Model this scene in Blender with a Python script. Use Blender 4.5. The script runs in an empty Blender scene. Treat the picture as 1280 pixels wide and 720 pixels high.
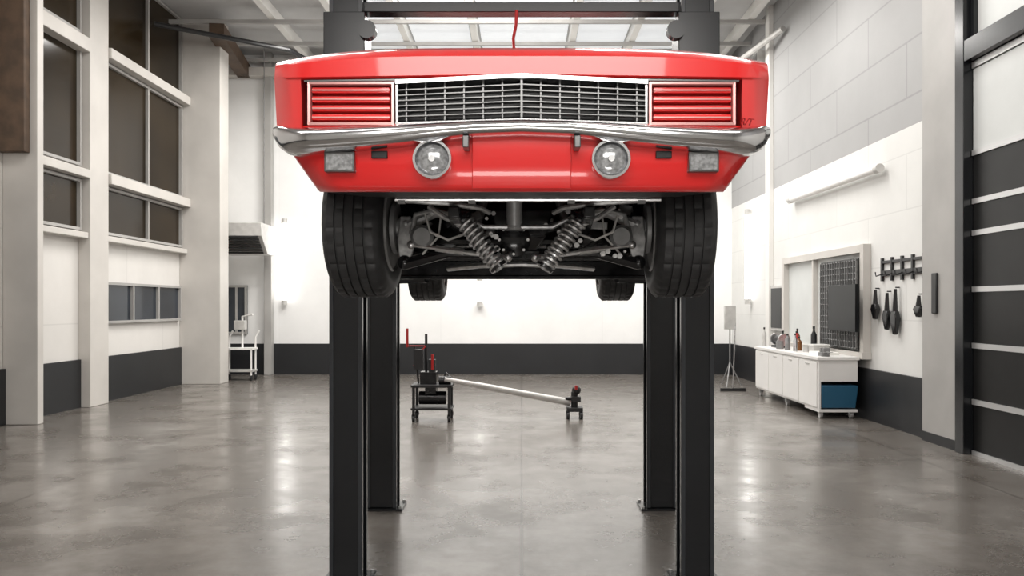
import bpy, bmesh, math, random
from mathutils import Vector, Matrix
random.seed(4)
scene=bpy.context.scene
EYE=1.7
def W(off,py,Y): return (off*Y/1000.0, Y, EYE+(382-py)*Y/1000.0)
def P(px,py,Y): return W(px-652,py,Y)

# ---------------- materials
def mat(name,col,rough=0.5,metal=0.0,var=0.0,scale=4.0,bump=0.0,col2=None,coat=0.0,emis=0.0,trans=0.0,rvar=0.0,spec=0.5):
    m=bpy.data.materials.new(name); m.use_nodes=True
    nt=m.node_tree; b=nt.nodes['Principled BSDF']
    b.inputs['Base Color'].default_value=(*col,1); b.inputs['Roughness'].default_value=rough
    b.inputs['Metallic'].default_value=metal; b.inputs['Coat Weight'].default_value=coat
    b.inputs['Specular IOR Level'].default_value=spec
    b.inputs['Coat Roughness'].default_value=0.05
    b.inputs['Transmission Weight'].default_value=trans
    if emis>0:
        b.inputs['Emission Color'].default_value=(*col,1); b.inputs['Emission Strength'].default_value=emis
    tc=nt.nodes.new('ShaderNodeTexCoord'); nz=nt.nodes.new('ShaderNodeTexNoise')
    nz.inputs['Scale'].default_value=scale; nz.inputs['Detail'].default_value=6
    nt.links.new(tc.outputs['Object'],nz.inputs['Vector'])
    if var>0 or col2:
        r=nt.nodes.new('ShaderNodeValToRGB')
        c2=col2 if col2 else tuple(c*(1-var) for c in col)
        r.color_ramp.elements[0].color=(*c2,1); r.color_ramp.elements[1].color=(*col,1)
        r.color_ramp.elements[0].position=.35; r.color_ramp.elements[1].position=.65
        nt.links.new(nz.outputs['Fac'],r.inputs['Fac']); nt.links.new(r.outputs['Color'],b.inputs['Base Color'])
    if rvar>0:
        mr=nt.nodes.new('ShaderNodeMapRange'); mr.inputs['From Min'].default_value=.3; mr.inputs['From Max'].default_value=.7
        mr.inputs['To Min'].default_value=max(0,rough-rvar); mr.inputs['To Max'].default_value=rough+rvar
        nt.links.new(nz.outputs['Fac'],mr.inputs['Value']); nt.links.new(mr.outputs['Result'],b.inputs['Roughness'])
    if bump>0:
        bp=nt.nodes.new('ShaderNodeBump'); bp.inputs['Strength'].default_value=bump
        nt.links.new(nz.outputs['Fac'],bp.inputs['Height']); nt.links.new(bp.outputs['Normal'],b.inputs['Normal'])
    return m
def panel_mat(name,col,w,h,axis,line=.75,mortar=.012,rough=.6,col2=None,nscale=.9):
    m=mat(name,col,rough); nt=m.node_tree; b=nt.nodes['Principled BSDF']
    tc=nt.nodes.new('ShaderNodeTexCoord'); sp=nt.nodes.new('ShaderNodeSeparateXYZ'); cb=nt.nodes.new('ShaderNodeCombineXYZ')
    nt.links.new(tc.outputs['Object'],sp.inputs[0])
    a={'X':('X','Z'),'Y':('Y','Z'),'F':('X','Y')}[axis]
    nt.links.new(sp.outputs[a[0]],cb.inputs['X']); nt.links.new(sp.outputs[a[1]],cb.inputs['Y'])
    br=nt.nodes.new('ShaderNodeTexBrick'); br.offset=0.0 if axis=='F' else .5
    br.inputs['Scale'].default_value=1; br.inputs['Brick Width'].default_value=w; br.inputs['Row Height'].default_value=h
    br.inputs['Mortar Size'].default_value=mortar; br.inputs['Mortar Smooth'].default_value=.3
    br.inputs['Color1'].default_value=(1,1,1,1); br.inputs['Color2'].default_value=(.965,.965,.965,1)
    br.inputs['Mortar'].default_value=(line,line,line,1)
    nt.links.new(cb.outputs[0],br.inputs['Vector'])
    nz=nt.nodes.new('ShaderNodeTexNoise'); nz.inputs['Scale'].default_value=nscale; nz.inputs['Detail'].default_value=8; nz.inputs['Roughness'].default_value=.65
    nt.links.new(tc.outputs['Object'],nz.inputs['Vector'])
    r=nt.nodes.new('ShaderNodeValToRGB'); r.color_ramp.elements[0].position=.35; r.color_ramp.elements[1].position=.65
    c2=col2 or tuple(c*.93 for c in col)
    r.color_ramp.elements[0].color=(*c2,1); r.color_ramp.elements[1].color=(*col,1)
    nt.links.new(nz.outputs['Fac'],r.inputs['Fac'])
    mx=nt.nodes.new('ShaderNodeMix'); mx.data_type='RGBA'; mx.blend_type='MULTIPLY'; mx.inputs['Factor'].default_value=1
    nt.links.new(r.outputs['Color'],mx.inputs['A']); nt.links.new(br.outputs['Color'],mx.inputs['B'])
    nt.links.new(mx.outputs['Result'],b.inputs['Base Color'])
    return m,nz,b
M={}
M['red']=mat('red_paint',(.80,.022,.022),.28,0,coat=.8)
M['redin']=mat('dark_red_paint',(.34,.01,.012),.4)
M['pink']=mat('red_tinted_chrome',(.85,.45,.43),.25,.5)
M['chrome']=mat('chrome',(.68,.68,.69),.16,1)
M['steel']=mat('brushed_steel',(.68,.68,.68),.3,.9,var=.3,scale=30)
M['cast']=mat('cast_aluminium',(.50,.50,.50),.4,.7,var=.5,scale=25,bump=.2)
M['barm']=mat('grille_bar_metal',(.19,.19,.19),.3,.8)
M['blk']=mat('black_satin',(.012,.012,.013),.4)
M['blkg']=mat('black_gloss',(.01,.01,.011),.2,var=.3,scale=9,rvar=.1)
M['doorp']=mat('door_black_panel',(.012,.012,.012),.35,var=.3,scale=3,spec=.25)
M['rub']=mat('tyre_rubber',(.020,.020,.021),.5,var=.3,scale=20)
M['post']=mat('post_black_paint',(.010,.011,.013),.22,var=.2,scale=3)
M['postl']=mat('post_slate_paint',(.03,.033,.038),.25,var=.2,scale=3)
M['wallw']=mat('white_paint',(.80,.79,.76),.6,var=.05,scale=.7)
M['trimw']=mat('cream_trim_paint',(.60,.575,.54),.5,var=.10,scale=1.5)
M['trimg']=mat('grey_trim_paint',(.40,.39,.375),.5,var=.15,scale=1.5)
M['glassd']=mat('dark_window_glass',(.030,.020,.010),.15,var=.5,scale=.8,spec=.2)
M['glassb']=mat('blue_dark_glass',(.03,.038,.05),.1,var=.4,scale=1.5)
M['base']=mat('black_base_paint',(.014,.015,.017),.45,var=.2,scale=2)
M['wood']=mat('brown_wood',(.10,.06,.035),.6,var=.4,scale=5)
M['roofg']=mat('roof_sheet',(.55,.55,.55),.6,var=.15,scale=1)
M['sky']=mat('skylight_glazing',(.80,.83,.86),.3,var=.08,scale=1.5,emis=.38)
M['alu']=mat('aluminium_rail',(.6,.6,.6),.35,.7)
M['frost']=mat('frosted_panel',(.62,.64,.63),.4,var=.08,scale=2)
M['glow']=mat('lit_tube',(1,.98,.95),.5,emis=6)
M['lens']=mat('headlamp_glass',(.55,.56,.57),.14,.4,var=.5,scale=70,bump=.4)
M['blue']=mat('blue_plastic',(.02,.10,.18),.45)
M['white']=mat('white_laminate',(.78,.77,.75),.4,var=.04,scale=3)
M['redp']=mat('red_plastic',(.38,.015,.015),.4)
M['grey']=mat('grey_metal',(.28,.28,.28),.45,.4,var=.25,scale=15)
M['lgrey']=mat('light_grey_metal',(.6,.59,.57),.4,.3,var=.15,scale=8)
M['paper']=mat('paper_white',(.8,.79,.75),.7)
M['amber']=mat('brown_bottle',(.18,.07,.02),.2)
M['screen']=mat('black_screen',(.008,.009,.01),.3,spec=.2)
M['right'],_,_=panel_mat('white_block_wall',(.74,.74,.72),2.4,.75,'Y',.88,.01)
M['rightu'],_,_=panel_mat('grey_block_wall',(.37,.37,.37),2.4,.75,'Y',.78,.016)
M['left'],_,_=panel_mat('white_panel_wall',(.72,.70,.67),3,1.4,'Y',.88,.012)
M['back'],_,_=panel_mat('white_back_wall',(.86,.86,.85),4,8,'X',.93,.01)
M['floor'],nz,bb=panel_mat('polished_concrete',(.21,.193,.175),4.4,4.4,'F',.5,.012,rough=.2,col2=(.085,.073,.062),nscale=1.3)
nt=M['floor'].node_tree
mr=nt.nodes.new('ShaderNodeMapRange'); mr.inputs['From Min'].default_value=.3; mr.inputs['From Max'].default_value=.7
mr.inputs['To Min'].default_value=.34; mr.inputs['To Max'].default_value=.13
nt.links.new(nz.outputs['Fac'],mr.inputs['Value']); nt.links.new(mr.outputs['Result'],bb.inputs['Roughness'])
bb.inputs['Specular IOR Level'].default_value=1.0
n2=nt.nodes.new('ShaderNodeTexNoise'); n2.inputs['Scale'].default_value=5; n2.inputs['Detail'].default_value=5
bp=nt.nodes.new('ShaderNodeBump'); bp.inputs['Strength'].default_value=.06
nt.links.new(n2.outputs['Fac'],bp.inputs['Height']); nt.links.new(bp.outputs['Normal'],bb.inputs['Normal'])

# ---------------- builder
class B:
    def __init__(s): s.v=[];s.f=[];s.m=[]
    def add(s,v,f,mi=0):
        n=len(s.v); s.v+= [tuple(p) for p in v]; s.f+=[tuple(i+n for i in q) for q in f]; s.m+=[mi]*len(f); return s
    def box(s,x0,x1,y0,y1,z0,z1,mi=0):
        v=[(x,y,z) for x in(x0,x1) for y in(y0,y1) for z in(z0,z1)]
        return s.add(v,[(0,1,3,2),(4,6,7,5),(0,4,5,1),(2,3,7,6),(0,2,6,4),(1,5,7,3)],mi)
    def obox(s,c,size,rot,mi=0):
        hx,hy,hz=[q/2 for q in size]; v=[]
        for x in(-hx,hx):
            for y in(-hy,hy):
                for z in(-hz,hz): v.append(Vector(c)+rot@Vector((x,y,z)))
        return s.add(v,[(0,1,3,2),(4,6,7,5),(0,4,5,1),(2,3,7,6),(0,2,6,4),(1,5,7,3)],mi)
    def loft(s,secs,mi=0,closed=True,caps=True):
        n=len(secs[0]); v=[p for q in secs for p in q]; f=[]
        for i in range(len(secs)-1):
            for j in range(n if closed else n-1):
                k=(j+1)%n; f.append((i*n+j,i*n+k,(i+1)*n+k,(i+1)*n+j))
        if caps and closed: f.append(tuple(range(n))); f.append(tuple((len(secs)-1)*n+j for j in reversed(range(n))))
        return s.add(v,f,mi)
    def tube(s,pts,r,n=10,mi=0):
        pts=[Vector(p) for p in pts]; secs=[]; up=None
        for i,p in enumerate(pts):
            t=(pts[min(i+1,len(pts)-1)]-pts[max(i-1,0)]).normalized()
            if up is None:
                a=Vector((0,0,1)) if abs(t.z)<.9 else Vector((0,1,0))
                up=t.cross(a).normalized()
            up=(up-t*up.dot(t)).normalized(); w=t.cross(up)
            rr=r[i] if isinstance(r,(list,tuple)) else r
            secs.append([p+(up*math.cos(2*math.pi*k/n)+w*math.sin(2*math.pi*k/n))*rr for k in range(n)])
        return s.loft(secs,mi)
    def cyl(s,a,b,r,r2=None,n=20,mi=0): return s.tube([a,b],[r,r if r2 is None else r2],n,mi)
    def lathe(s,prof,o,ax=(0,1,0),n=32,mi=0,cap=True):
        ax=Vector(ax).normalized(); a=Vector((0,0,1)) if abs(ax.z)<.9 else Vector((1,0,0))
        u=ax.cross(a).normalized(); w=ax.cross(u); o=Vector(o)
        secs=[[o+ax*h+(u*math.cos(2*math.pi*k/n)+w*math.sin(2*math.pi*k/n))*r for k in range(n)] for r,h in prof]
        return s.loft(secs,mi,True,cap)
    def ball(s,c,r,mi=0,n=12):
        return s.lathe([(max(r*math.sin(math.pi*i/8),1e-4),-r*math.cos(math.pi*i/8)) for i in range(9)],c,(0,0,1),n,mi)
    def obj(s,name,mats,parent=None,label=None,category=None,group=None,kind=None,bevel=0,ang=35,doubles=False):
        xs=[p[0] for p in s.v]; ys=[p[1] for p in s.v]; zs=[p[2] for p in s.v]
        c=Vector(((min(xs)+max(xs))/2,(min(ys)+max(ys))/2,min(zs)))
        if kind=='structure': c=Vector((0,0,0))
        me=bpy.data.meshes.new(name); me.from_pydata([Vector(p)-c for p in s.v],[],s.f)
        if not isinstance(mats,(list,tuple)): mats=[mats]
        for q in mats: me.materials.append(M[q])
        for i,p in enumerate(me.polygons): p.material_index=s.m[i]; p.use_smooth=True
        bm=bmesh.new(); bm.from_mesh(me)
        if doubles: bmesh.ops.remove_doubles(bm,verts=bm.verts,dist=1e-4)
        bmesh.ops.recalc_face_normals(bm,faces=bm.faces); bm.to_mesh(me); bm.free()
        me.set_sharp_from_angle(angle=math.radians(ang))
        o=bpy.data.objects.new(name,me); scene.collection.objects.link(o); o.location=c
        if parent is not None: setp(o,parent)
        if label:o['label']=label
        if category:o['category']=category
        if group:o['group']=group
        if kind:o['kind']=kind
        if bevel:
            bv=o.modifiers.new('bevel','BEVEL'); bv.width=bevel; bv.segments=2; bv.limit_method='ANGLE'; bv.angle_limit=math.radians(40); 
        return o
WL={}
def wl(o):
    return WL.get(o.name) or o.location.copy()
def setp(o,parent):
    WL[o.name]=o.location.copy()
    o.parent=parent; o.matrix_parent_inverse=Matrix.Translation(-wl(parent))
def thing(name,loc,label,category,group=None):
    e=bpy.data.objects.new(name,None); scene.collection.objects.link(e); e.location=loc; e.empty_display_size=.1
    e['label']=label; e['category']=category
    if group:e['group']=group
    return e
def dup(root,delta,label=None):
    d=Vector(delta)
    def rec(o,par):
        n=o.copy(); scene.collection.objects.link(n)
        if par is None: n.location=o.location+d
        else: n.parent=par
        for c in list(o.children): rec(c,n)
        return n
    n=rec(root,None)
    if label:n['label']=label
    return n

# =====================================================  ROOM
XL,XR,YB,HC=-7.4,5.2,19.8,7.9
B().box(XL-.3,XR+.3,-6.3,YB+.3,-.2,0).obj('floor','floor',kind='structure')
B().box(XL-.3,XR+.3,-6.3,YB+.3,HC,HC+.2).obj('ceiling','roofg',kind='structure')
B().box(XL-.3,XR+.3,YB,YB+.3,0,HC).obj('wall_back','back',kind='structure')
B().box(XL-.3,XL,-6.3,YB,0,HC).obj('wall_left','left',kind='structure')
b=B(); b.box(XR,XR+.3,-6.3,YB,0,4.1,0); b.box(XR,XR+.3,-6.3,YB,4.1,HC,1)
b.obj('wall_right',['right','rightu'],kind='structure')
B().box(XL-.3,XR+.3,-6.3,-6,0,HC).obj('wall_front','wallw',kind='structure')
B().box(XL+.001,XL+.05,-5.9,YB,0,.8).obj('baseboard_left','base',kind='structure')
B().box(XL+.06,XR-.06,YB-.05,YB-.001,0,.76).obj('baseboard_back','base',kind='structure')
B().box(XR-.05,XR-.001,10.2,YB,0,.76).obj('baseboard_right','base',kind='structure')
tn=[0]
def trim(b,m,bev=0):
    tn[0]+=1; return b.obj('trim_%d'%tn[0],m,kind='structure',bevel=bev)
trim(B().box(XL,-6.9,11.4,11.55,0,HC),'trimw',.01)
trim(B().box(XL,-7.0,11.25,11.39,3.87,HC),'wood',.01)
trim(B().box(XL,-7.2,13.35,13.95,0,HC),'trimw',.01)
trim(B().box(XL,-6.52,17.3,17.8,0,HC),'trimw',.01)
trim(B().box(-6.3,-6.12,19.55,19.75,.0,HC),'trimg',.01)
trim(B().box(XR-.12,XR,9.32,10.15,0,HC),'trimg',.01)
trim(B().box(XR-.10,XR,16.5,16.75,0,HC),'wallw',.01)
trim(B().box(XL,-7.18,11.56,13.34,3.82,3.96).box(XL,-7.15,13.96,17.29,3.82,4.0),'trimw',.01)
trim(B().box(XL,-7.22,11.56,13.34,2.82,2.92).box(XL,-7.22,13.96,17.29,2.82,2.92),'trimw',.01)
trim(B().box(XL,-7.18,11.56,13.34,5.92,6.15).box(XL,-7.15,13.96,17.29,6.02,6.2),'trimw',.01)
trim(B().box(XR-.13,XR-.119,9.33,10.14,0,.12),'base')
wn=[0]
def win_left(y0,y1,z0,z1,mull,glass='glassd',bar=.05,hb=()):
    wn[0]+=1; b=B(); x=XL
    b.box(x+.001,x+.03,y0,y1,z0,z1,1)
    for a,c in((y0,y0+bar),(y1-bar,y1)): b.box(x+.001,x+.09,a,c,z0,z1,0)
    for a,c in((z0,z0+bar),(z1-bar,z1)): b.box(x+.001,x+.088,y0+.004,y1-.004,a+.002,c-.002,0)
    for m in mull: b.box(x+.001,x+.085,m-bar/2,m+bar/2,z0+.004,z1-.004,0)
    return b.obj('window_%d'%wn[0],['trimg',glass],kind='structure')
for z0,z1 in((2.95,3.80),(4.02,6.0),(6.22,7.88)):
    win_left(14.0,17.25,z0,z1,(15.7,))
    win_left(11.62,13.3,z0,z1,())
win_left(14.05,17.2,1.38,2.12,(15.1,16.15),'glassb')
win_left(7.5,11.2,.0,3.5,(9.0,),'glassb')
wn[0]+=1
b=B(); b.box(-7.3,-6.78,YB-.03,YB-.001,1.0,2.2,1)
for a in(-7.3,-7.06,-6.83): b.box(a,a+.05,YB-.08,YB-.001,1.0,2.2)
b.box(-7.295,-6.785,YB-.078,YB-.002,2.15,2.198).box(-7.295,-6.785,YB-.078,YB-.002,1.002,1.05)
b.obj('window_%d'%wn[0],['trimg','glassb'],kind='structure')
wn[0]+=1
b=B(); x=XR
b.box(x-.02,x-.001,11.95,15.6,.95,2.6,1)
for a,c in((11.9,12.02),(15.5,15.62)): b.box(x-.12,x-.001,a,c,.93,2.62)
b.box(x-.118,x-.002,11.905,15.615,2.5,2.615).box(x-.14,x-.003,11.88,15.64,.9,1.0)
b.box(x-.1,x-.001,14.0,14.06,.95,2.6)
b.obj('window_%d'%wn[0],['trimw','frost'],kind='structure')
# garage sectional door
b=B(); y0,y1=5.4,9.12
hs=[0,.62,1.26,1.9,2.54,2.9,3.45]
for i in range(6): b.box(XR-.05,XR-.001,y0,y1,hs[i]+.01,hs[i+1]-.04,0)
for h in hs: b.box(XR-.07,XR-.002,y0+.002,y1-.002,h-.045 if h else 0.001,h+.015 if h else .05,1)
b.box(XR-.05,XR-.001,y0,y1,3.47,4.39,2).box(XR-.07,XR-.002,y0+.002,y1-.002,4.4,4.47,1)
b.obj('door_1',['doorp','alu','frost'],kind='structure')
trim(B().box(XR-.16,XR,9.13,9.31,0,HC).box(XR-.16,XR,5.2,5.39,0,HC).box(XR-.158,XR-.001,5.4,9.12,4.48,4.72),'post',.005)
wn[0]+=1
b=B(); b.box(XR-.03,XR-.001,5.4,9.12,4.75,7.6,1)
for a in(5.4,7.2,9.06): b.box(XR-.08,XR-.001,a,a+.06,4.75,7.6)
b.box(XR-.079,XR-.002,5.41,9.11,6.1,6.16)
b.obj('window_%d'%wn[0],['post','frost'],kind='structure')
# ceiling beams and skylights
bx=(-5.2,-3.9,-2.6,-1.05,1.15,2.5,3.75,4.8)
for xx in bx:
    trim(B().box(xx-.07,xx+.07,-5.9,YB-.01,HC-.22,HC-.001),'wallw')
for a,c in zip(bx[1:6],bx[2:7]):
    wn[0]+=1
    B().box(a+.12,c-.12,16.2,19.2,HC-.03,HC-.002).obj('window_%d'%wn[0],'sky',kind='structure')
for yy in(16.7,18.1,19.3):
    trim(B().box(XL+.01,XR-.01,yy,yy+.08,HC-.30,HC-.225),'trimg')
trim(B().obox((-6.6,18.2,7.45),(.3,3.0,.3),Matrix.Rotation(.15,3,'Z')),'wood')
trim(B().box(XL+.01,-4.1,YB-.35,YB-.06,7.3,7.5),'trimw')

# =====================================================  WALL / CEILING FITTINGS
def pipe(name,pts,r,m,label,cat): return B().tube(pts,r,10).obj(name,m,label=label,category=cat)
pipe('ceiling_pipe',[(-7.3,15.9,7.3),(-5.0,17.2,7.2),(-4.2,YB-.1,7.15)],.05,'blk','black conduit pipe running under the roof beams','pipe')
pipe('ceiling_pipe',[(5.1,15.6,7.1),(4.2,19.0,6.8),(4.1,YB-.1,6.75)],.06,'lgrey','pale grey duct pipe under the roof','pipe')
def tube_light(name,a,c,out,label,r=.035):
    e=thing(name,a,label,'light','tube lights on the workshop walls'); a=Vector(a);c=Vector(c);o=Vector(out)
    d=(c-a).normalized()
    B().cyl(a+o*.10,c+o*.10,r,n=14).obj('tube',MATT,parent=e)
    for t in(.12,.88):
        p=a+(c-a)*t; B().cyl(p+o*.001,p+o*.09,.02,n=8).obj('mounting_bracket','lgrey',parent=e)
    for p,q in((a,a-d*.12),(c,c+d*.12)): B().cyl(p+o*.10,q+o*.10,r+.01,n=12).obj('end_cap','lgrey',parent=e)
    return e
MATT='white'
tube_light('wall_tube_light',(XR,11.5,3.66),(XR,15.1,3.70),(-1,0,0),'long white tubular fixture mounted horizontally on the white block wall',.055)
MATT='glow'
def T(px,y0,y1,lab):
    a=P(px,y1,YB); c=P(px,y0,YB); tube_light('vertical_tube_light',(a[0],YB,a[2]),(c[0],YB,c[2]),(0,-1,0),lab,.06)
T(357,280,375,'vertical glowing tube light on the white back wall')
T(600,352,377,'short glowing tube light low on the white back wall')
tube_light('vertical_tube_light',(XR,18.05,1.85),(XR,18.05,3.75),(-1,0,0),'vertical glowing tube light on the white side wall',.06)
e=thing('unit_heater',(-6.45,18.6,2.88),'grey suspended unit heater with louvred sloping front','heater')
b=B(); secs=[]
for x in(-7.0,-5.95): secs.append([(x,18.3,3.6),(x,18.3,3.3),(x,18.75,2.9),(x,19.3,2.9),(x,19.3,3.6)])
b.loft(secs); b.obj('housing','lgrey',parent=e,bevel=.01)
b=B()
for i in range(7):
    t=i/6; b.box(-6.92,-6.03,18.29+t*.40-.02,18.31+t*.40,3.25-t*.34,3.29-t*.34)
b.obj('louvre','blk',parent=e)
for x in(-6.9,-6.05): B().cyl((x,18.8,3.59),(x,18.8,HC),.012,n=6).obj('hanger_rod','grey',parent=e)

# =====================================================  LIFT
lift=thing('four_post_lift',(0,5.8,0),'black steel four-post vehicle lift raising the red car','car lift')
def post(x,y,w,d,h,sgn):
    t=.035; b=B()
    b.box(min(x+sgn*(w/2-t),x+sgn*w/2),max(x+sgn*(w/2-t),x+sgn*w/2),y-d/2,y+d/2,.02,h,0)
    b.box(x-w/2+.001,x+w/2-.001,y-d/2-.001,y-d/2+t,.021,h-.001,0)
    b.box(x-w/2+.001,x+w/2-.001,y+d/2-t,y+d/2+.001,.021,h-.001,0)
    b.box(x-w/2,x-w/2+w*.13,y-d/2-.014,y-d/2-.002,.021,h-.002,1)
    b.box(x+w/2-w*.13,x+w/2,y-d/2-.014,y-d/2-.002,.021,h-.002,1)
    o=b.obj('post',['post','postl'],parent=lift,bevel=.004)
    b=B().box(x-w/2-.05,x+w/2+.05,y-d/2-.04,y+d/2+.04,0,.018)
    b.obj('base_plate','post',parent=o)
    for sx in(-1,1):
        for sy in(-1,1): B().cyl((x+sx*(w/2+.03),y+sy*(d/2+.015),.018),(x+sx*(w/2+.03),y+sy*(d/2+.015),.035),.012,n=6).obj('anchor_bolt','steel',parent=o)
    xi=x+sgn*(w/2-t)
    b=B().box(min(xi,xi-sgn*.02),max(xi,xi-sgn*.02),y-.025,y+.025,.4,h-.3)
    b.obj('latch_rack','postl',parent=o)
for s in(-1,1):
    post(s*1.068,4.95,.20,.17,3.72,s)
    post(s*1.165,6.75,.25,.2,3.5,s)
b=B().box(-.965,.965,4.87,5.03,EYE+.165,EYE+.27); b.box(-.965,.965,4.855,4.869,EYE+.16,EYE+.185)
b.obj('crossbeam','blkg',parent=lift,bevel=.006)
b=B().box(-1.0,1.0,4.9,5.0,EYE+1.80,EYE+1.86); b.obj('top_beam','post',parent=lift,bevel=.004)
for s in(-1,1):
    b=B().box(s*1.075-.125,s*1.075+.125,4.84,5.06,EYE+1.52,EYE+1.78)
    b.obj('pulley_bracket','post',parent=lift,bevel=.005)
    B().cyl((s*.93,4.80,EYE+1.66),(s*.93,4.86,EYE+1.66),.055,n=16).obj('pulley','post',parent=lift)
    b=B().tube([(s*1.1,6.66,EYE+.2),(s*1.1,6.1,EYE+.2),(s*.7,5.9,EYE+.2)],.035,8)
    b.cyl((s*.7,5.9,EYE+.2),(s*.7,5.9,EYE+.27),.06,n=16); b.obj('lift_arm','post',parent=lift)
pipe('air_hose',[(-.03,4.88,EYE+1.80),(-.035,4.86,EYE+1.7),(-.05,4.8,EYE+1.6),(-.045,4.7,EYE+1.5),(-.06,4.5,EYE+1.3),(-.06,4.42,EYE+1.02)],.010,'redp','thin red air hose hanging from the lift top beam','hose')

# =====================================================  CAR
car=thing('classic_muscle_car',(0,5.3,EYE+.04),'bright red classic muscle coupe with chrome bumper raised on a lift','car')
def dep(off):
    a=abs(off)/308; return 3.02+.06*a*a+.10*max(0,(a-.88)/.12)**2
us=[0,.1,.2,.3,.4,.5,.6,.7,.78,.85,.893,.93,.955,.975,.99,1]
us=[-u for u in reversed(us[1:])]+us
rows=[(lambda u:60+18*abs(u)**4,304,.12),(lambda u:63.5+16.5*abs(u)**4,307,.03),(lambda u:70+14*abs(u)**4,308,0),
 (lambda u:92+5*abs(u),309,.0),(lambda u:96+4*abs(u),309,.012),(lambda u:151+7*abs(u),306,.012),(lambda u:163+4*abs(u),302,.01),
 (lambda u:188,290,.0),(lambda u:212,273,.01),(lambda u:230,260,.03),(lambda u:237,255,.045),(lambda u:240,252,.07)]
OPEN=4
grid=[]
for f,w,dd in rows:
    grid.append([W(u*w,f(u),dep(u*308)+dd) for u in us])
b=B(); nu=len(us); v=[p for r in grid for p in r]; fc=[]
for i in range(len(rows)-1):
    for j in range(nu-1):
        if i==OPEN and abs(us[j])<.8935 and abs(us[j+1])<.8935: continue
        fc.append((i*nu+j,i*nu+j+1,(i+1)*nu+j+1,(i+1)*nu+j))
b.add(v,fc)
st=[3.27,3.33,3.40,3.44,3.47,3.52,3.6,3.7,3.83,3.96,4.06,4.14,4.19,4.23,4.4,4.8,5.3,5.8,6.15,6.2,6.25,6.35,6.48,6.6,6.72,6.85,6.95,7.0,7.05,7.3,7.6,7.72]
def zb(Y):
    z=EYE+.24
    if Y<3.83: z=EYE+.50
    for c in(3.83,6.6):
        d=abs(Y-c)
        if d<=.4: z=max(z,EYE+.37+math.sqrt(max(0,.16-d*d)))
    return z
def sx(z,Y):
    t=(z-EYE-.24)/.74; x=.86+.10*math.sin(min(max(t,0),1)*math.pi*.62)
    x-=.03*max(0,t-.6)
    if Y<3.6: x+=.03*(3.6-Y)/.4
    if Y>6.5: x-=.06*(Y-6.5)
    return x
def guard(z,Y):
    py=382-(z-EYE)*1000/Y
    tab=[(60,304),(97,309),(158,304),(188,288),(212,271),(230,258),(240,250),(262,236)]
    if py<=60: return 304*Y/1000
    for (a,c),(e,g) in zip(tab,tab[1:]):
        if py<=e: return (c+(g-c)*(py-a)/(e-a))*Y/1000
    return 236*Y/1000
nr=len(rows)
edgez=[grid[i][-1][2] for i in range(nr)]
for s in(1,-1):
    cols=[[grid[i][-1 if s>0 else 0] for i in range(nr)]]
    for Y in st:
        col=[]
        z0=EYE+.98; z1=zb(Y)
        for i in range(nr):
            t=(edgez[0]-edgez[i])/(edgez[0]-edgez[-1])
            zt=z0-(z0-z1)*t; k=min(1,(Y-3.18)/.25)
            z=edgez[i]*(1-k)+zt*k
            x=sx(z,Y)
            if Y<3.8: x=min(x,guard(z,Y)*.985)
            col.append((s*x,Y,z))
        cols.append(col)
    b.loft(cols,0,closed=False,caps=False)
cols=[[p for p in grid[0]]]
for Y in st:
    xx=sx(EYE+.98,Y)
    if Y<3.8: xx=min(xx,guard(EYE+.98,Y)*.985)
    cols.append([(u*xx,Y,EYE+.98+.035*(1-u*u)) for u in us])
b.loft(cols,0,closed=False,caps=False)
Y=7.72
r1=[(u*sx(EYE+.98,Y),Y,EYE+.98+.035*(1-u*u)) for u in us]; r2=[(u*.9,Y+.06,EYE+.7) for u in us]; r3=[(u*.86,Y,EYE+.26) for u in us]
b.loft([r1,r2,r3],0,closed=False,caps=False)
b.obj('body','red',parent=car,ang=40,doubles=True)
b=B(); b.loft([[(-.80,4.6,EYE+.98),(.80,4.6,EYE+.98),(.78,7.0,EYE+.98),(-.78,7.0,EYE+.98)],[(-.60,5.25,EYE+1.33),(.60,5.25,EYE+1.33),(.58,6.3,EYE+1.33),(-.58,6.3,EYE+1.33)]])
b.obj('window_glass','screen',parent=car)
b=B(); b.loft([[(-.62,5.2,EYE+1.325),(.62,5.2,EYE+1.325),(.6,6.38,EYE+1.325),(-.6,6.38,EYE+1.325)],[(-.52,5.3,EYE+1.37),(.52,5.3,EYE+1.37),(.5,6.28,EYE+1.37),(-.5,6.28,EYE+1.37)]])
b.obj('roof','red',parent=car,bevel=.01)
b=B(); secs=[]
N=30
for i in range(N+1):
    o=-275+550*i/N; u=o/308; Y=dep(o)
    a=W(o,96+4*abs(u),Y+.012); c=W(o,151+7*abs(u),Y+.012)
    secs.append([a,(a[0],Y+.09,a[2]),(c[0],Y+.09,c[2]),c])
b.loft(secs,0,closed=False,caps=False)
for s in(-1,1):
    o=s*275;Y=dep(o);a=W(o,96,Y);c=W(o,160,Y); b.add([a,(a[0],Y+.1,a[2]),(c[0],Y+.1,c[2]),c],[(0,1,2,3)])
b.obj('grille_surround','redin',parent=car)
def hs_(b,o0,o1,pf,h,yo,th,n=12,mi=0):
    secs=[]
    for i in range(n+1):
        o=o0+(o1-o0)*i/n; Y=dep(o)+yo; py=pf(o) if callable(pf) else pf
        a=W(o,py-h,Y); c=W(o,py+h,Y); secs.append([a,c,(c[0],Y+th,c[2]),(a[0],Y+th,a[2])])
    b.loft(secs,mi)
def vs_(b,o,w,p0,p1,yo,th,mi=0,tilt=0):
    Y=dep(o)+yo; a=W(o-w,p0,Y);c=W(o+w,p0,Y);d=W(o+w+tilt,p1,Y);e=W(o-w+tilt,p1,Y)
    q=[a,c,d,e]; b.loft([q,[(p[0],p[1]+th,p[2]) for p in q]],mi)
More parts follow.
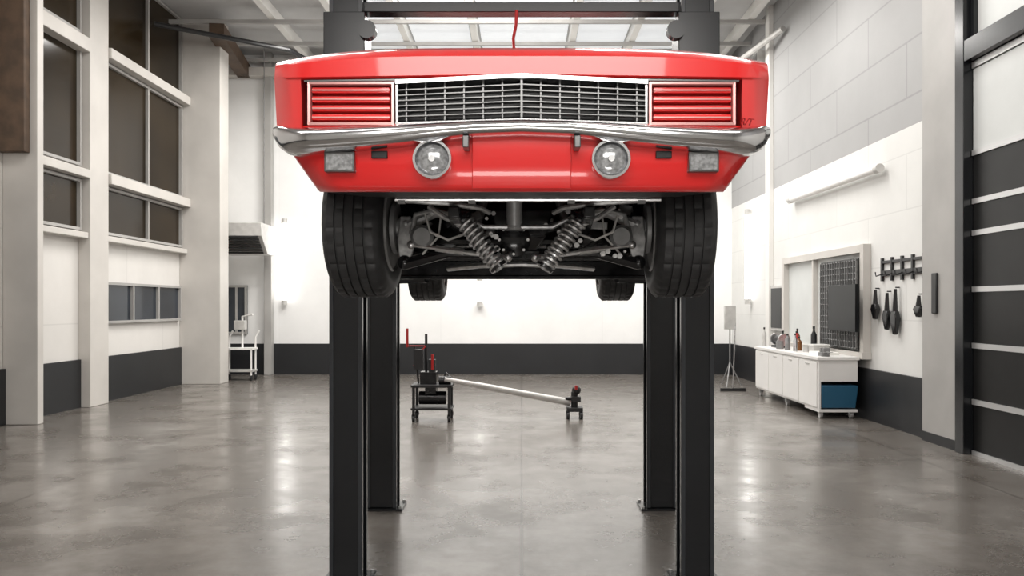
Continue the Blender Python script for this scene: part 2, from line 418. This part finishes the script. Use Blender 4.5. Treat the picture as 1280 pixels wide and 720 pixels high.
b=B(); hs_(b,-272,272,lambda o:97.5+4*abs(o)/308,.9,-.004,.02,24); b.obj('header_trim','barm',parent=car)
# centre grille
gt=lambda o:98+8*min(1,abs(o)/155); gb=lambda o:147+5*min(1,abs(o)/155)
grille=B(); secs=[]
for i in range(21):
    o=-156+312*i/20; Y=dep(o)+.06; a=W(o,gt(o)-3,Y); c=W(o,gb(o)+3,Y); secs.append([a,c,(c[0],Y+.01,c[2]),(a[0],Y+.01,a[2])])
grille.loft(secs); g=grille.obj('grille','blk',parent=car)
for k in range(1,7):
    f=k/7; b=B(); hs_(b,-155,155,lambda o:gt(o)+(gb(o)-gt(o))*f,.7,.012,.03,16); b.obj('grille_bar','barm',parent=g)
for k in range(-6,7):
    o=k*24; b=B(); vs_(b,o,.9 if k else 1.4,gt(o),gb(o),.018 if k else .002,.04); b.obj('grille_divider','barm',parent=g)
b=B(); hs_(b,-158,158,lambda o:gt(o)-4,2.4,-.012,.06,24); hs_(b,-158,158,lambda o:gb(o)+2,1.2,-.004,.05,24)
for s in(-1,1): vs_(b,s*156,1.2,gt(156)-3,gb(156)+2,-.002,.05)
b.obj('grille_trim','chrome',parent=g)
for s in(-1,1):
    lo,hi=(161,266)
    c0=s*lo;c1=s*hi
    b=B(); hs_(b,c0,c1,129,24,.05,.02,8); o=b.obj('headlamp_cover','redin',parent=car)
    for k in range(4): 
        b=B(); hs_(b,s*(lo+4),s*(hi-4),112.5+k*11.3,3.4,.02,.03,8); b.obj('cover_slat','red',parent=o,bevel=.002)
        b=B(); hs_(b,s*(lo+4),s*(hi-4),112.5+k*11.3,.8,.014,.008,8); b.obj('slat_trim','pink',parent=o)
    b=B()
    hs_(b,c0,c1,103.5,1.5,.0,.04,8);hs_(b,c0,c1,154.5,1.5,.0,.04,8); vs_(b,c0,1.6,102,156,.0,.04);vs_(b,c1,1.6,102,156,.0,.04)
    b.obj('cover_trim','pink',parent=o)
# bumper
b=B(); secs=[]
def interp(x,t):
    for (x0,y0),(x1,y1) in zip(t,t[1:]):
        if x<=x1:
            k=(x-x0)/(x1-x0); return y0+(y1-y0)*k
    return t[-1][1]
offs=[-308,-307,-304,-299,-293,-285]+list(range(-270,271,10))+[285,293,299,304,307,308]
for o in offs:
    a=abs(o); t=interp(a,[(0,148),(60,149.5),(150,154),(250,158),(290,157.5),(304,155),(308,158)]); q=interp(a,[(0,169),(60,171),(100,175),(150,181),(200,185.5),(250,189),(285,190.5),(298,188),(304,184),(308,176)])
    Y=dep(o)+(.05 if a>304 else 0); sec=[]
    z=W(o,t,Y-.05); z3=W(o,q,Y-.05); X=z[0]; zt=z[2]; zq=z3[2]; H=zt-zq
    for k in range(14):
        an=math.pi*k/13; dy=-.085*abs(math.sin(an))**.8
        sec.append((X,Y+dy,zq+H*(.5+.5*math.copysign(abs(math.cos(an))**.8,math.cos(an)))))
    sec.append((X,Y+.05,zq)); sec.append((X,Y+.05,zt))
    secs.append(sec)
b.loft(secs); bump=b.obj('front_bumper','chrome',parent=car,ang=60)
for s in(-1,1):
    b=B(); vs_(b,s*70,4,169,184,-.085,.08); b.obj('bumper_guard','barm',parent=bump,bevel=.004)
b=B(); secs=[]
for i in range(13):
    o=-62+124*i/12; Y=dep(o)-.012; sec=[]
    for py,dy in((170,0),(200,-.003),(226,.02),(236,.04)): sec.append(W(o,py,Y+dy))
    for py,dy in((236,.07),(170,.05)): sec.append(W(o,py,Y+dy))
    secs.append(sec)
b.loft(secs); b.obj('licence_plate_panel','red',parent=car,bevel=.003)
for s in(-1,1):
    o=s*110.5; Y=dep(o)+.01; c=W(o,201,Y); r=.0725
    b=B(); b.lathe([(r,.04),(r+.003,-.03),(r,-.045),(r-.009,-.045),(r-.012,-.02),(r-.012,.03)],c,(0,1,0),40)
    fl=b.obj('fog_light','chrome',parent=car)
    b=B(); b.lathe([(r-.011,-.02),(r-.018,-.032),(r-.035,-.042),(.01,-.047),(.0005,-.047)],c,(0,1,0),36); b.obj('lens','lens',parent=fl)
    b=B(); b.lathe([(.014,-.045),(.012,-.056),(.0005,-.056)],c,(0,1,0),16); b.obj('bulb_cover','steel',parent=fl)
    o=s*228; b=B(); hs_(b,o-19,o+19,202,12.5,-.012,.05,3); ts=b.obj('turn_signal','barm',parent=car,bevel=.003)
    b=B(); hs_(b,o-16.5,o+16.5,202,10,-.016,.01,3); ln=b.obj('lens','lens',parent=ts)
    o=s*178; b=B(); hs_(b,o-10,o+10,193,4.5,-.006,.03,3); b.obj('tow_slot','blk',parent=car,bevel=.003)
cu=bpy.data.curves.new('em','FONT'); cu.body='R/T'; cu.size=.05; cu.extrude=.003; cu.shear=.4
to=bpy.data.objects.new('emt',cu); scene.collection.objects.link(to)
bpy.context.view_layer.update()
me=bpy.data.meshes.new_from_object(to.evaluated_get(bpy.context.evaluated_depsgraph_get())); bpy.data.objects.remove(to)
em=bpy.data.objects.new('emblem',me); scene.collection.objects.link(em); me.materials.clear(); me.materials.append(M['redin'])
q=W(270,157,dep(284)+.0); em.location=(q[0],q[1]-.03,q[2]-.002); em.rotation_euler=(math.pi/2,0,.35); em.scale=(.75,.75,.75); setp(em,car); em['label']='small slanted letter emblem beside the headlamp cover'
# underside
b=B(); secs=[]
for i in range(13):
    u=-1+2*i/12; a=W(u*250,239,dep(u*308)+.075); secs.append([a,(a[0]*.97,3.30,a[2]),(a[0]*.97,3.30,a[2]+.03),(a[0],a[1],a[2]+.03)])
b.loft(secs)
b.obj('undertray','blk',parent=car)
b=B(); b.box(-.90,.90,4.28,4.32,EYE+.27,EYE+.95); b.box(-.70,.70,4.321,6.15,EYE+.271,EYE+.33); b.box(-.42,.42,6.151,7.6,EYE+.30,EYE+.5)
for s in(-1,1): b.box(min(s*.56,s*.6),max(s*.56,s*.6),3.5,4.279,EYE+.52,EYE+.92)
b.box(-.58,.58,3.4,4.28,EYE+.93,EYE+.95)
b.obj('floor_pan','blkg',parent=car)
def wheel(x,y,w,steer,rear=False):
    s=1 if x>0 else -1
    e=Vector((x,y,EYE+.37)); R=.33; hw=w/2
    prof=[(-hw+.01,.205),(-hw,.25),(-hw+.003,.29),(-hw+.018,.315),(-hw+.03,.326)]
    nb=5; rw=(w-.06)/nb
    for k in range(nb):
        a0=-hw+.03+k*rw; 
        prof+= [(a0+.004,.330),(a0+rw-.006,.330)]
        if k<nb-1: prof+=[(a0+rw-.005,.320),(a0+rw+.003,.320)]
    prof+=[(hw-.03,.326),(hw-.018,.315),(hw-.003,.29),(hw,.25),(hw-.01,.205)]
    n=144; b=B(); rot=Matrix.Rotation(steer,3,'Z'); secs=[]
    for i in range(n):
        an=2*math.pi*i/n; sec=[]
        for (a,r) in prof:
            rr=r
            if r>.324:
                t=a/hw
                ph=(i+int(abs(t)*3))%4
                if abs(t)>.55 and ph==0: rr=r-.007
                elif abs(t)<=.55 and abs(t)>.15 and (i+2)%6==0: rr=r-.005
            sec.append(e+rot@Vector((a,rr*math.sin(an),rr*math.cos(an))))
        secs.append(sec)
    secs.append(secs[0]); b.loft(secs,0,closed=False,caps=False)
    t=b.obj('tyre','rub',parent=car,doubles=True,ang=30)
    ax=rot@Vector((s,0,0))
    b=B(); b.lathe([(.207,-hw+.01),(.20,-hw+.0),(.185,-hw+.03),(.18,0),(.10,.02),(.06,.02),(.0005,.02)],e,ax,40)
    b.lathe([(.207,hw-.01),(.20,hw-.0),(.185,hw-.03),(.18,.03)],e,ax,40,cap=False)
    for k in range(5):
        an=2*math.pi*k/5; 
        d=rot@Vector((0,math.sin(an),math.cos(an))); b.tube([e+ax*(hw-.05)+d*.03,e+ax*(hw-.03)+d*.19],[.035,.022],8)
    b.lathe([(.05,.0),(.05,hw-.04),(.04,hw-.02),(.0005,hw-.02)],e,ax,20)
    b.obj('wheel_rim','grey',parent=t)
    if not rear:
        b=B(); b.lathe([(.12,-hw-.0),(.12,-hw-.02),(.05,-hw-.02),(.05,-hw-.06),(.0005,-hw-.06)],e,ax,30); b.obj('brake_disc','grey',parent=t)
for s in(-1,1):
    wheel(s*.745,3.83,.27,math.radians(-2)); wheel(s*.77,6.6,.28,0,True)
# suspension and engine
def U(px,py,Y): return Vector(P(px,py,Y))
eng=B(); eng.loft([[U(612,262,3.75),U(692,262,3.75),U(692,262,4.2),U(612,262,4.2)],[U(622,296,3.75),U(682,296,3.75),U(678,290,4.2),U(626,290,4.2)],[U(632,312,3.85),U(672,312,3.85),U(670,306,4.15),U(634,306,4.15)]])
eng=eng.obj('oil_pan','blkg',parent=car,bevel=.01)
b=B(); b.cyl(U(643,246,3.62),U(643,284,3.66),.036,n=20).cyl(U(643,284,3.66),U(643,288,3.66),.045,n=20); b.obj('starter_cylinder','grey',parent=car)
b=B(); b.lathe([(.075,0),(.08,-.02),(.06,-.03),(.03,-.045),(.0005,-.045)],U(642,300,3.74),(0,1,0),28); pu=b.obj('crank_pulley','blkg',parent=car)
for k in range(8):
    an=k*math.pi/4; B().cyl(U(642,300,3.72)+Vector((.066*math.cos(an),.0,.066*math.sin(an))),U(642,300,3.70)+Vector((.066*math.cos(an),-.015,.066*math.sin(an))),.007,n=6).obj('bolt','steel',parent=pu)
b=B(); b.tube([U(494,249.5,3.33),U(826,249.5,3.33)],.011,10); b.obj('radiator_support','steel',parent=car)
for s in(-1,1):
    for o in(150,62): B().box(s*o*.00333-.015,s*o*.00333+.015,3.32,3.35,EYE+.425,EYE+.47).obj('support_clamp','grey',parent=car)
    b=B(); b.tube([Vector(W(s*154,250,3.5)),Vector(W(s*92,254,3.5)),Vector(W(s*52,260,3.55)),Vector(W(s*40,266,3.6))],.012,8); b.obj('support_brace','cast',parent=car)
b=B(); b.tube([U(512,300,3.8),U(520,268,3.7),U(545,262,3.66),U(580,270,3.64),U(605,284,3.64),U(690,284,3.64),U(718,270,3.64),U(752,262,3.66),U(780,268,3.7),U(790,300,3.8)],.012,10)
b.obj('sway_bar','cast',parent=car)
b=B(); b.loft([[U(500,312,y) ,U(800,312,y),U(760,326,y),U(540,326,y)] for y in(3.95,4.1)]); b.obj('front_crossmember','blkg',parent=car,bevel=.01)
for s in(-1,1):
    def S(px,py,Y): return Vector(W(s*(652-px),py,Y))
    b=B(); b.loft([[S(560,258,3.45),S(574,258,3.45),S(574,272,3.45),S(560,272,3.45)],[S(575,290,4.27),S(592,290,4.27),S(592,312,4.27),S(575,312,4.27)]]); b.obj('frame_rail','blkg',parent=car,bevel=.005)
    a=S(622,332,3.60); c=S(580,276,3.62); d=(c-a); L=d.length; d.normalize(); u=d.cross(Vector((0,1,0))).normalized(); w=d.cross(u)
    pts=[]; turns=10
    for k in range(turns*12+1):
        t=k/(turns*12); an=2*math.pi*turns*t; pts.append(a+d*L*t+(u*math.cos(an)+w*math.sin(an))*.036)
    sp=B().tube(pts,.0085,6).obj('coil_spring','steel',parent=car)
    B().cyl(a-d*.02,c+d*.03,.022,n=14).obj('shock_absorber','cast',parent=sp)
    B().cyl(c,c+d*.015,.045,n=16).obj('spring_seat','blkg',parent=sp); B().cyl(a,a-d*.015,.042,n=16).obj('spring_seat','blkg',parent=sp)
    b=B(); b.tube([S(630,318,3.75),S(560,316,3.72),S(506,330,3.78)],[.02,.024,.028],10); b.tube([S(625,318,4.05),S(560,318,3.95),S(506,330,3.80)],[.02,.022,.026],10)
    b.ball(S(506,328,3.78),.035); b.obj('lower_control_arm','blkg',parent=car)
    b=B(); b.tube([S(585,268,3.72),S(545,266,3.76),S(508,282,3.8)],[.018,.022,.026],10); b.tube([S(585,270,3.98),S(545,268,3.9),S(508,282,3.82)],[.016,.018,.02],10); b.ball(S(508,280,3.8),.03)
    b.obj('upper_control_arm','cast',parent=car)
    b=B(); b.tube([S(635,322,3.66),S(600,318,3.66),S(512,306,3.72)],.010,8); b.ball(S(635,322,3.66),.02); b.ball(S(514,306,3.72),.02); b.cyl(S(580,315,3.67),S(545,310.5,3.7),.015,n=10)
    b.obj('tie_rod','steel',parent=car)
    b=B(); b.loft([[S(500,270,3.78),S(514,270,3.78),S(514,270,3.84),S(500,270,3.84)],[S(496,300,3.76),S(520,300,3.76),S(520,300,3.86),S(496,300,3.86)],[S(500,334,3.78),S(512,334,3.78),S(512,334,3.84),S(500,334,3.84)]])
    b.obj('steering_knuckle','cast',parent=car,bevel=.006)
    B().lathe([(.05,0),(.055,-.01),(.04,-.03),(.0005,-.03)],S(528,296,3.72),(0,1,0),20).obj('brake_caliper','grey',parent=car)
    b=B(); b.tube([S(604,252,3.95),S(596,282,3.9),S(606,300,3.95),S(616,312,4.1),S(612,312,4.27)],.024,12); b.obj('exhaust_pipe','grey',parent=car)
    b=B(); b.tube([S(590,254,4.0),S(584,285,3.98),S(602,306,4.05)],.017,10); b.obj('exhaust_branch','grey',parent=car)
    b=B(); b.tube([S(530,262,3.7),S(538,290,3.66),S(560,300,3.66),S(582,292,3.7)],.006,6); b.obj('brake_hose','lgrey',parent=car)
    b=B(); b.tube([S(552,264,3.75),S(548,296,3.7),S(528,318,3.72)],.005,6); b.obj('brake_hose','lgrey',parent=car)
    b=B(); b.tube([S(536,258,3.6),S(556,272,3.58),S(575,280,3.6),S(598,300,3.62)],.012,8); b.obj('torsion_link','cast',parent=car)
    for k in range(16):
        px=random.uniform(522,630);py=random.uniform(262,322); p=S(px,py,3.70); B().cyl(p,p+Vector((0,-.02,0)),random.uniform(.006,.014),n=6).obj('bolt','steel',parent=car)
    for k in range(14):
        p2=S(random.uniform(520,632),random.uniform(260,320),random.uniform(3.8,4.0)); B().obox(p2,(random.uniform(.03,.10),.04,random.uniform(.015,.05)),Matrix.Rotation(random.uniform(-.9,.9),3,'Y')).obj('engine_bracket',random.choice(['cast','grey','blkg','blkg']),parent=car,bevel=.004)
b=B(); b.tube([U(560,336,4.1),U(600,332,4.0),U(652,330,3.98),U(700,332,4.0),U(742,336,4.1)],.014,8); b.obj('centre_link','steel',parent=car)
B().box(-.55,.55,3.9,4.24,EYE+.30,EYE+.325).obj('skid_plate','blkg',parent=car,bevel=.005)

# =====================================================  BACK / FLOOR OBJECTS
Y=11.9
cart=thing('service_cart',(-1.3,Y,0),'black wheeled service cart carrying a compressor and red-handled tools','cart')
x0,x1=-1.62,-1.02; z=.50
b=B()
for x in(x0+.04,x1-.04):
    for y in(Y-.2,Y+.2): b.box(x-.02,x+.02,y-.02,y+.02,.08,z)
b.box(x0,x1,Y-.23,Y+.23,z,z+.04).box(x0,x1,Y-.23,Y+.23,.17,.2)
b.obj('frame','blk',parent=cart,bevel=.004)
for x in(x0+.04,x1-.04):
    for y in(Y-.2,Y+.2): B().cyl((x-.02,y,.045),(x+.02,y,.045),.045,n=16).box(x-.028,x+.028,y-.02,y+.02,.05,.1).obj('caster_wheel','rub',parent=cart)
b=B(); b.cyl((x0+.1,Y,.33),(x1-.1,Y,.33),.1,n=20).box(x0+.2,x0+.36,Y-.14,Y+.1,.40,.49); b.obj('compressor_tank','blkg',parent=cart)
b=B(); b.box(x0+.12,x0+.36,Y-.1,Y+.12,z+.04,z+.22).cyl((x1-.2,Y-.1,z+.1),(x1-.02,Y-.1,z+.1),.06,n=16).tube([(x1-.2,Y,z+.05),(x1-.1,Y,z+.2),(x1,Y-.1,z+.1)],.015,8)
b.obj('motor','blkg',parent=cart,bevel=.005)
b=B(); b.cyl((x0+.2,Y,z+.2),(x0+.2,Y,1.28),.02,n=10).cyl((x0+.08,Y+.05,z+.04),(x0+.02,Y+.05,1.1),.015,n=8).box(x0+.02,x0+.16,Y-.05,Y+.05,.75,1.05).box(x0+.24,x0+.34,Y-.05,Y+.05,.68,.9)
b.obj('upright_post','blk',parent=cart)
b=B(); b.cyl((x0-.08,Y,1.08),(x0-.08,Y,1.36),.018,n=8).cyl((x0+.3,Y-.06,.75),(x0+.3,Y-.06,.98),.02,n=8).tube([(x0+.2,Y-.02,1.1),(x0+.1,Y-.02,1.0),(x0+.02,Y-.02,.8)],.012,6); b.cyl((x0-.08,Y,1.1),(x0+.2,Y,1.1),.01,n=6)
b.obj('handle','redp',parent=cart)
jk=thing('rolling_jack',(.9,12.1,0),'long pale tubular arm ending in a small black wheeled dolly','jack')
B().tube([P(556,474,11.6),P(600,482,11.7),P(712,503,12.1)],[.03,.045,.055],14).obj('lever_arm','lgrey',parent=jk)
dx=(718-652)*.0121
b=B(); b.box(dx-.12,dx+.12,11.95,12.25,.11,.17).cyl((dx,12.1,.15),(dx,12.1,.40),.05,n=14).ball((dx+.03,12.1,.42),.07).box(dx-.05,dx+.09,12.0,12.2,.25,.33).cyl((dx-.14,12.05,.3),(dx,12.05,.3),.025,n=8)
b.obj('dolly_frame','blk',parent=jk,bevel=.004)
for sx_ in(-.1,.1):
    for sy in(-.12,.12): B().cyl((dx+sx_-.02,12.1+sy,.055),(dx+sx_+.02,12.1+sy,.055),.055,n=16).obj('caster_wheel','rub',parent=jk)
B().cyl((dx+.02,12.0,.44),(dx+.02,12.0,.50),.022,n=12).obj('release_knob','redp',parent=jk)
Y=18.4
ht=thing('hand_trolley',(-6.4,Y,0),'white wheeled utility cart with tall handle standing by the column','trolley')
b=B()
for x in(-6.72,-6.12): b.tube([(x,Y-.3,.12),(x,Y-.3,.72)],.022,8)
for x in(-6.72,-6.12): b.tube([(x,Y,.12),(x,Y,.98),(x+.08,Y,1.12)],.022,8)
b.tube([(-6.42,Y,.72),(-6.42,Y,1.45),(-6.15,Y-.1,1.5)],.025,8)
b.obj('frame','white',parent=ht)
B().box(-6.76,-6.08,Y-.33,Y+.03,.70,.74).obj('top_shelf','white',parent=ht)
B().box(-6.76,-6.08,Y-.33,Y+.03,.20,.24).obj('lower_shelf','lgrey',parent=ht)
for x in(-6.72,-6.12):
    for y in(Y-.3,Y): B().cyl((x-.02,y,.06),(x+.02,y,.06),.06,n=16).obj('wheel','rub',parent=ht)
B().box(-6.55,-6.3,Y-.2,Y-.03,1.15,1.36).obj('control_box','lgrey',parent=ht,bevel=.01)
p=P(852,450,YB)
ye=YB-.135
fe=thing('fire_extinguisher',(p[0],ye,.35),'small red fire extinguisher on the back wall','fire extinguisher')
B().lathe([(.0005,0),(.075,.0),(.08,.03),(.08,.4),(.05,.48),(.025,.5),(.025,.54),(.0005,.54)],(p[0],ye,.35),(0,0,1),20).obj('cylinder_body','redp',parent=fe)
B().box(p[0]-.02,p[0]+.09,ye-.02,ye+.02,.89,.93).obj('valve','blk',parent=fe)
B().box(p[0]-.05,p[0]+.05,ye+.06,YB-.051,.4,.8).obj('wall_bracket','blk',parent=fe)
# workbench
wb=thing('workbench',(4.8,13.6,0),'long white laminate workbench cabinet on casters along the wall','workbench')
X0,X1=4.46,5.04
B().box(X0-.03,X1+.02,11.97,15.25,.88,.93).obj('worktop','white',parent=wb,bevel=.005)
B().box(X0,X1,12.6,15.2,.14,.88).box(X0,X1,12.0,12.599,.56,.88).box(X0,X0+.03,12.0,12.599,.14,.56).box(X0,X1,12.0,12.599,.10,.14).obj('cabinet_body','white',parent=wb)
for k in range(4):
    yy=12.05+k*.79
    d=B().box(X0-.02,X0-.001,yy,yy+.76,.17,.85).obj('door','white',parent=wb,bevel=.002)
    B().box(X0-.03,X0-.02,yy+.3,yy+.46,.80,.815).obj('handle','lgrey',parent=d)
for x in(X0+.06,X1-.06):
    for y in(12.1,13.6,15.1): B().cyl((x-.02,y,.05),(x+.02,y,.05),.05,n=14).box(x-.03,x+.03,y-.03,y+.03,.06,.14 if y>12.5 else .1).obj('caster','alu',parent=wb)
B().loft([[(X0+.05,12.02,.16),(X1-.02,12.02,.16),(X1-.02,12.5,.16),(X0+.05,12.5,.16)],[(X0+.035,11.97,.5),(X1-.0,11.97,.5),(X1-.0,12.55,.5),(X0+.035,12.55,.5)]]).obj('storage_bin','blue',label='blue plastic storage bin under the bench end',category='bin',bevel=.01)
g=thing('bench_grinder',(4.75,14.7,.93),'black and chrome bench grinder on the workbench','grinder')
B().box(4.65,4.85,14.5,14.9,.93,.97).cyl((4.75,14.55,1.08),(4.75,14.85,1.08),.08,n=20).box(4.71,4.79,14.6,14.8,.97,1.02).obj('motor_body','blk',parent=g)
for y in(14.45,14.9): B().cyl((4.75,y,1.08),(4.75,y+.05,1.08),.11,n=24).obj('grinding_wheel','steel',parent=g)
def bottle(x,y,h,r,m,lab):
    e=thing('bottle',(x,y,.93),lab,'bottle','bottles on the workbench')
    B().lathe([(.0005,0),(r,0),(r,h*.65),(r*.4,h*.8),(r*.35,h*.9)],(x,y,.93),(0,0,1),16).obj('bottle_body',m,parent=e)
    B().cyl((x,y,.93+h*.9),(x,y,.93+h),r*.42,n=12).obj('cap','blk',parent=e)
bottle(4.62,13.9,.28,.045,'grey','grey spray bottle on the white workbench')
bottle(4.75,13.7,.24,.05,'amber','brown bottle on the white workbench')
bottle(4.6,13.45,.30,.035,'steel','metal can bottle on the white workbench')
bottle(4.85,14.1,.32,.05,'redp','red bottle on the white workbench')
bottle(4.9,15.0,.30,.05,'blk','black bottle at the far end of the workbench')
bottle(4.95,13.55,.42,.05,'blk','tall black bottle against the wall on the workbench')
bottle(4.58,15.1,.36,.04,'lgrey','pale grey bottle at the far end of the workbench')
bottle(4.93,14.3,.36,.045,'amber','tall brown bottle on the white workbench')
def tin(x,y,h,r,m,lab):
    e=thing('paint_tin',(x,y,.93),lab,'tin','tins on the workbench')
    B().lathe([(.0005,0),(r,0),(r,h),(r*.95,h),(r*.93,h-.01),(.0005,h-.01)],(x,y,.93),(0,0,1),20).obj('tin_body',m,parent=e)
    B().tube([(x-r,y,.93+h*.8),(x-r*.7,y-.02,.93+h*1.15),(x+r*.7,y-.02,.93+h*1.15),(x+r,y,.93+h*.8)],.004,6).obj('wire_handle','steel',parent=e)
tin(4.6,14.25,.14,.065,'grey','grey metal tin on the workbench'); tin(4.72,13.25,.10,.06,'lgrey','pale metal tin on the workbench')
B().box(4.6,4.9,12.35,12.8,.93,.975).obj('paper_stack','paper',label='stack of white papers on the workbench',category='paper')
b=B().box(4.72,4.97,12.92,13.15,.93,1.05,0).box(4.71,4.98,12.91,13.16,1.05,1.07,1); b.obj('parts_box',['lgrey','white'],label='pale grey parts box with lid on the workbench',category='box')
v=thing('bench_vise',(4.6,12.15,.93),'small dark bench vise at the end of the workbench','vise')
B().box(4.54,4.66,12.1,12.25,.93,.99).box(4.55,4.65,12.05,12.10,.98,1.06).box(4.55,4.65,12.16,12.22,.98,1.06).obj('jaw','grey',parent=v,bevel=.004)
B().cyl((4.6,12.0,1.0),(4.6,12.2,1.0),.012,n=8).cyl((4.53,12.0,1.0),(4.67,12.0,1.0),.006,n=6).obj('screw','steel',parent=v)
b=B()
for k in range(15): z=1.05+k*.095; b.box(XR-.16,XR-.14,12.05,13.5,z,z+.012)
for k in range(15): y=12.05+k*.1025; b.box(XR-.17,XR-.145,y,y+.012,1.05,2.4)
b.box(XR-.139,XR-.122,12.03,13.52,1.03,2.42,1)
b.obj('wall_grid_rack',['grey','blk'],label='dark wire grid rack on the wall above the bench',category='rack')
tv=thing('monitor',(4.95,12.3,1.31),'black flat monitor on a bracket above the workbench','monitor')
B().box(4.90,4.95,11.75,12.8,1.31,2.02).obj('screen','screen',parent=tv,bevel=.006)
B().box(4.95,5.03,12.2,12.4,1.6,1.75).obj('bracket','blk',parent=tv)
B().box(XR-.08,XR-.001,15.72,16.45,1.2,2.1,0).box(XR-.09,XR-.08,15.77,16.4,1.25,2.05,1).obj('wall_display',['lgrey','screen'],label='black screen in a grey frame on the white wall',category='screen')
b=B(); b.box(XR-.03,XR-.001,10.25,11.5,2.12,2.2).box(XR-.03,XR-.001,10.25,11.5,2.3,2.34)
for k in range(5):
    y=10.27+k*.3; b.box(XR-.035,XR-.001,y,y+.05,2.05,2.38); b.tube([(XR-.03,y,2.15),(XR-.12,y,2.12),(XR-.13,y,2.18)],.01,6)
b.obj('hook_rail','blk',label='black metal hook rail mounted on the white wall',category='rack',bevel=.003)
def tool(y,z0,z1,kind,lab,cat):
    x=XR-.06; e=thing(kind,(x,y,z0),lab,cat,'tools hanging on the wall')
    B().tube([(x,y,z1-.02),(x,y+.01,(z0+z1)/2)],[.02,.035],10).tube([(x,y,z1),(XR-.005,y,z1)],.01,6).obj('handle','blk',parent=e)
    B().loft([[(x-.03,y-.05,(z0+z1)/2),(x+.03,y-.05,(z0+z1)/2),(x+.03,y+.07,(z0+z1)/2),(x-.03,y+.07,(z0+z1)/2)],[(x-.04,y-.08,(z0*2+z1)/3),(x+.04,y-.08,(z0*2+z1)/3),(x+.04,y+.09,(z0*2+z1)/3),(x-.04,y+.09,(z0*2+z1)/3)],[(x-.02,y-.03,z0),(x+.02,y-.03,z0),(x+.02,y+.05,z0),(x-.02,y+.05,z0)]]).obj('tool_head','blkg',parent=e,bevel=.01)
tool(11.0,1.30,1.95,'air_gun','black air gun hanging from a wall hook','tool')
tool(11.25,1.36,1.9,'polisher','black power polisher hanging on the wall','tool')
tool(11.62,1.5,1.95,'hand_saw','dark hand tool hanging beside the monitor','tool')
tool(10.35,1.55,1.85,'clamp','dark clamp hanging on the wall','tool')
b=B().box(XR-.15,XR-.121,9.75,9.87,1.6,2.1); b.obj('wall_switch_box','blk',label='dark switch box on the grey column',category='switch',bevel=.01)
st_=thing('floor_squeegee',(4.2,15.9,0),'tall floor squeegee with a thin pole standing by the bench','squeegee','squeegees by the workbench')
B().cyl((4.2,15.9,.06),(4.25,15.9,1.35),.014,n=8).obj('pole','steel',parent=st_)
B().box(3.95,4.45,15.87,15.93,0,.06).obj('blade','blk',parent=st_)
st2=dup(st_,(.2,.5,0),'second pole-handled squeegee standing by the bench')
s3=thing('work_light_stand',(4.4,16.9,0),'thin tripod stand with pale grey lamp head beside the workbench','stand')
b=B(); c=Vector((4.4,16.9,0))
for an in(0,2.1,4.2): b.cyl(c+Vector((.25*math.cos(an),.25*math.sin(an),0)),c+Vector((0,0,.5)),.014,n=6)
b.cyl(c+Vector((0,0,.4)),c+Vector((0,0,1.5)),.016,n=8); b.obj('tripod','grey',parent=s3)
b=B(); b.box(c.x-.12,c.x+.12,c.y-.04,c.y+.04,1.2,1.7); b.obj('lamp_head','lgrey',parent=s3,bevel=.01)
b=B().box(XR-.22,XR-.001,16.9,17.25,6.75,7.1,0).box(XR-.23,XR-.22,16.94,17.21,6.79,7.06,1); b.obj('wall_speaker',['lgrey','grey'],label='small beige speaker box high on the wall',category='speaker',bevel=.008)

# =====================================================  LIGHTS
def area(name,loc,sx_,sy_,power,target=None,col=(1,.97,.93)):
    l=bpy.data.lights.new(name,'AREA'); l.shape='RECTANGLE'; l.size=sx_; l.size_y=sy_; l.energy=power; l.color=col
    o=bpy.data.objects.new(name,l); scene.collection.objects.link(o); o.location=loc
    if target: o.rotation_euler=(Vector(target)-Vector(loc)).to_track_quat('-Z','Y').to_euler()
    return o
for y,pw in((1.0,130),(8.5,170),(12.5,215),(16.5,245)):
    for x in(-3.6,2.4):
        area('overhead_light',(x,y,7.3),3.0,1.0,pw) 
area('overhead_light',(-.8,14.5,7.2),3,1.5,240,(-.8,19.8,2.5))  # extra unseen fill, aimed at the back wall to brighten it
area('front_fill',(0,-2.5,5.0),5,2,265,(0,3.2,2.3))  # fill light added behind the camera to brighten the car front
area('underside_fill',(0,.2,.5),1.6,.5,24,(0,3.9,2.1))  # added low fill that lifts the undercarriage, not a lamp of the workshop
w=bpy.data.worlds.new('world'); scene.world=w; w.use_nodes=True
w.node_tree.nodes['Background'].inputs[0].default_value=(.8,.85,.9,1); w.node_tree.nodes['Background'].inputs[1].default_value=.3
# =====================================================  CAMERA
cd=bpy.data.cameras.new('camera'); cam=bpy.data.objects.new('camera',cd); scene.collection.objects.link(cam); scene.camera=cam
cam.location=(0,0,EYE); cam.rotation_euler=(math.pi/2,0,0)
cd.sensor_width=36; cd.lens=1000/1280*36; cd.shift_x=-12/1280; cd.shift_y=22/1280; cd.clip_start=.05
scene.view_settings.view_transform='Standard'
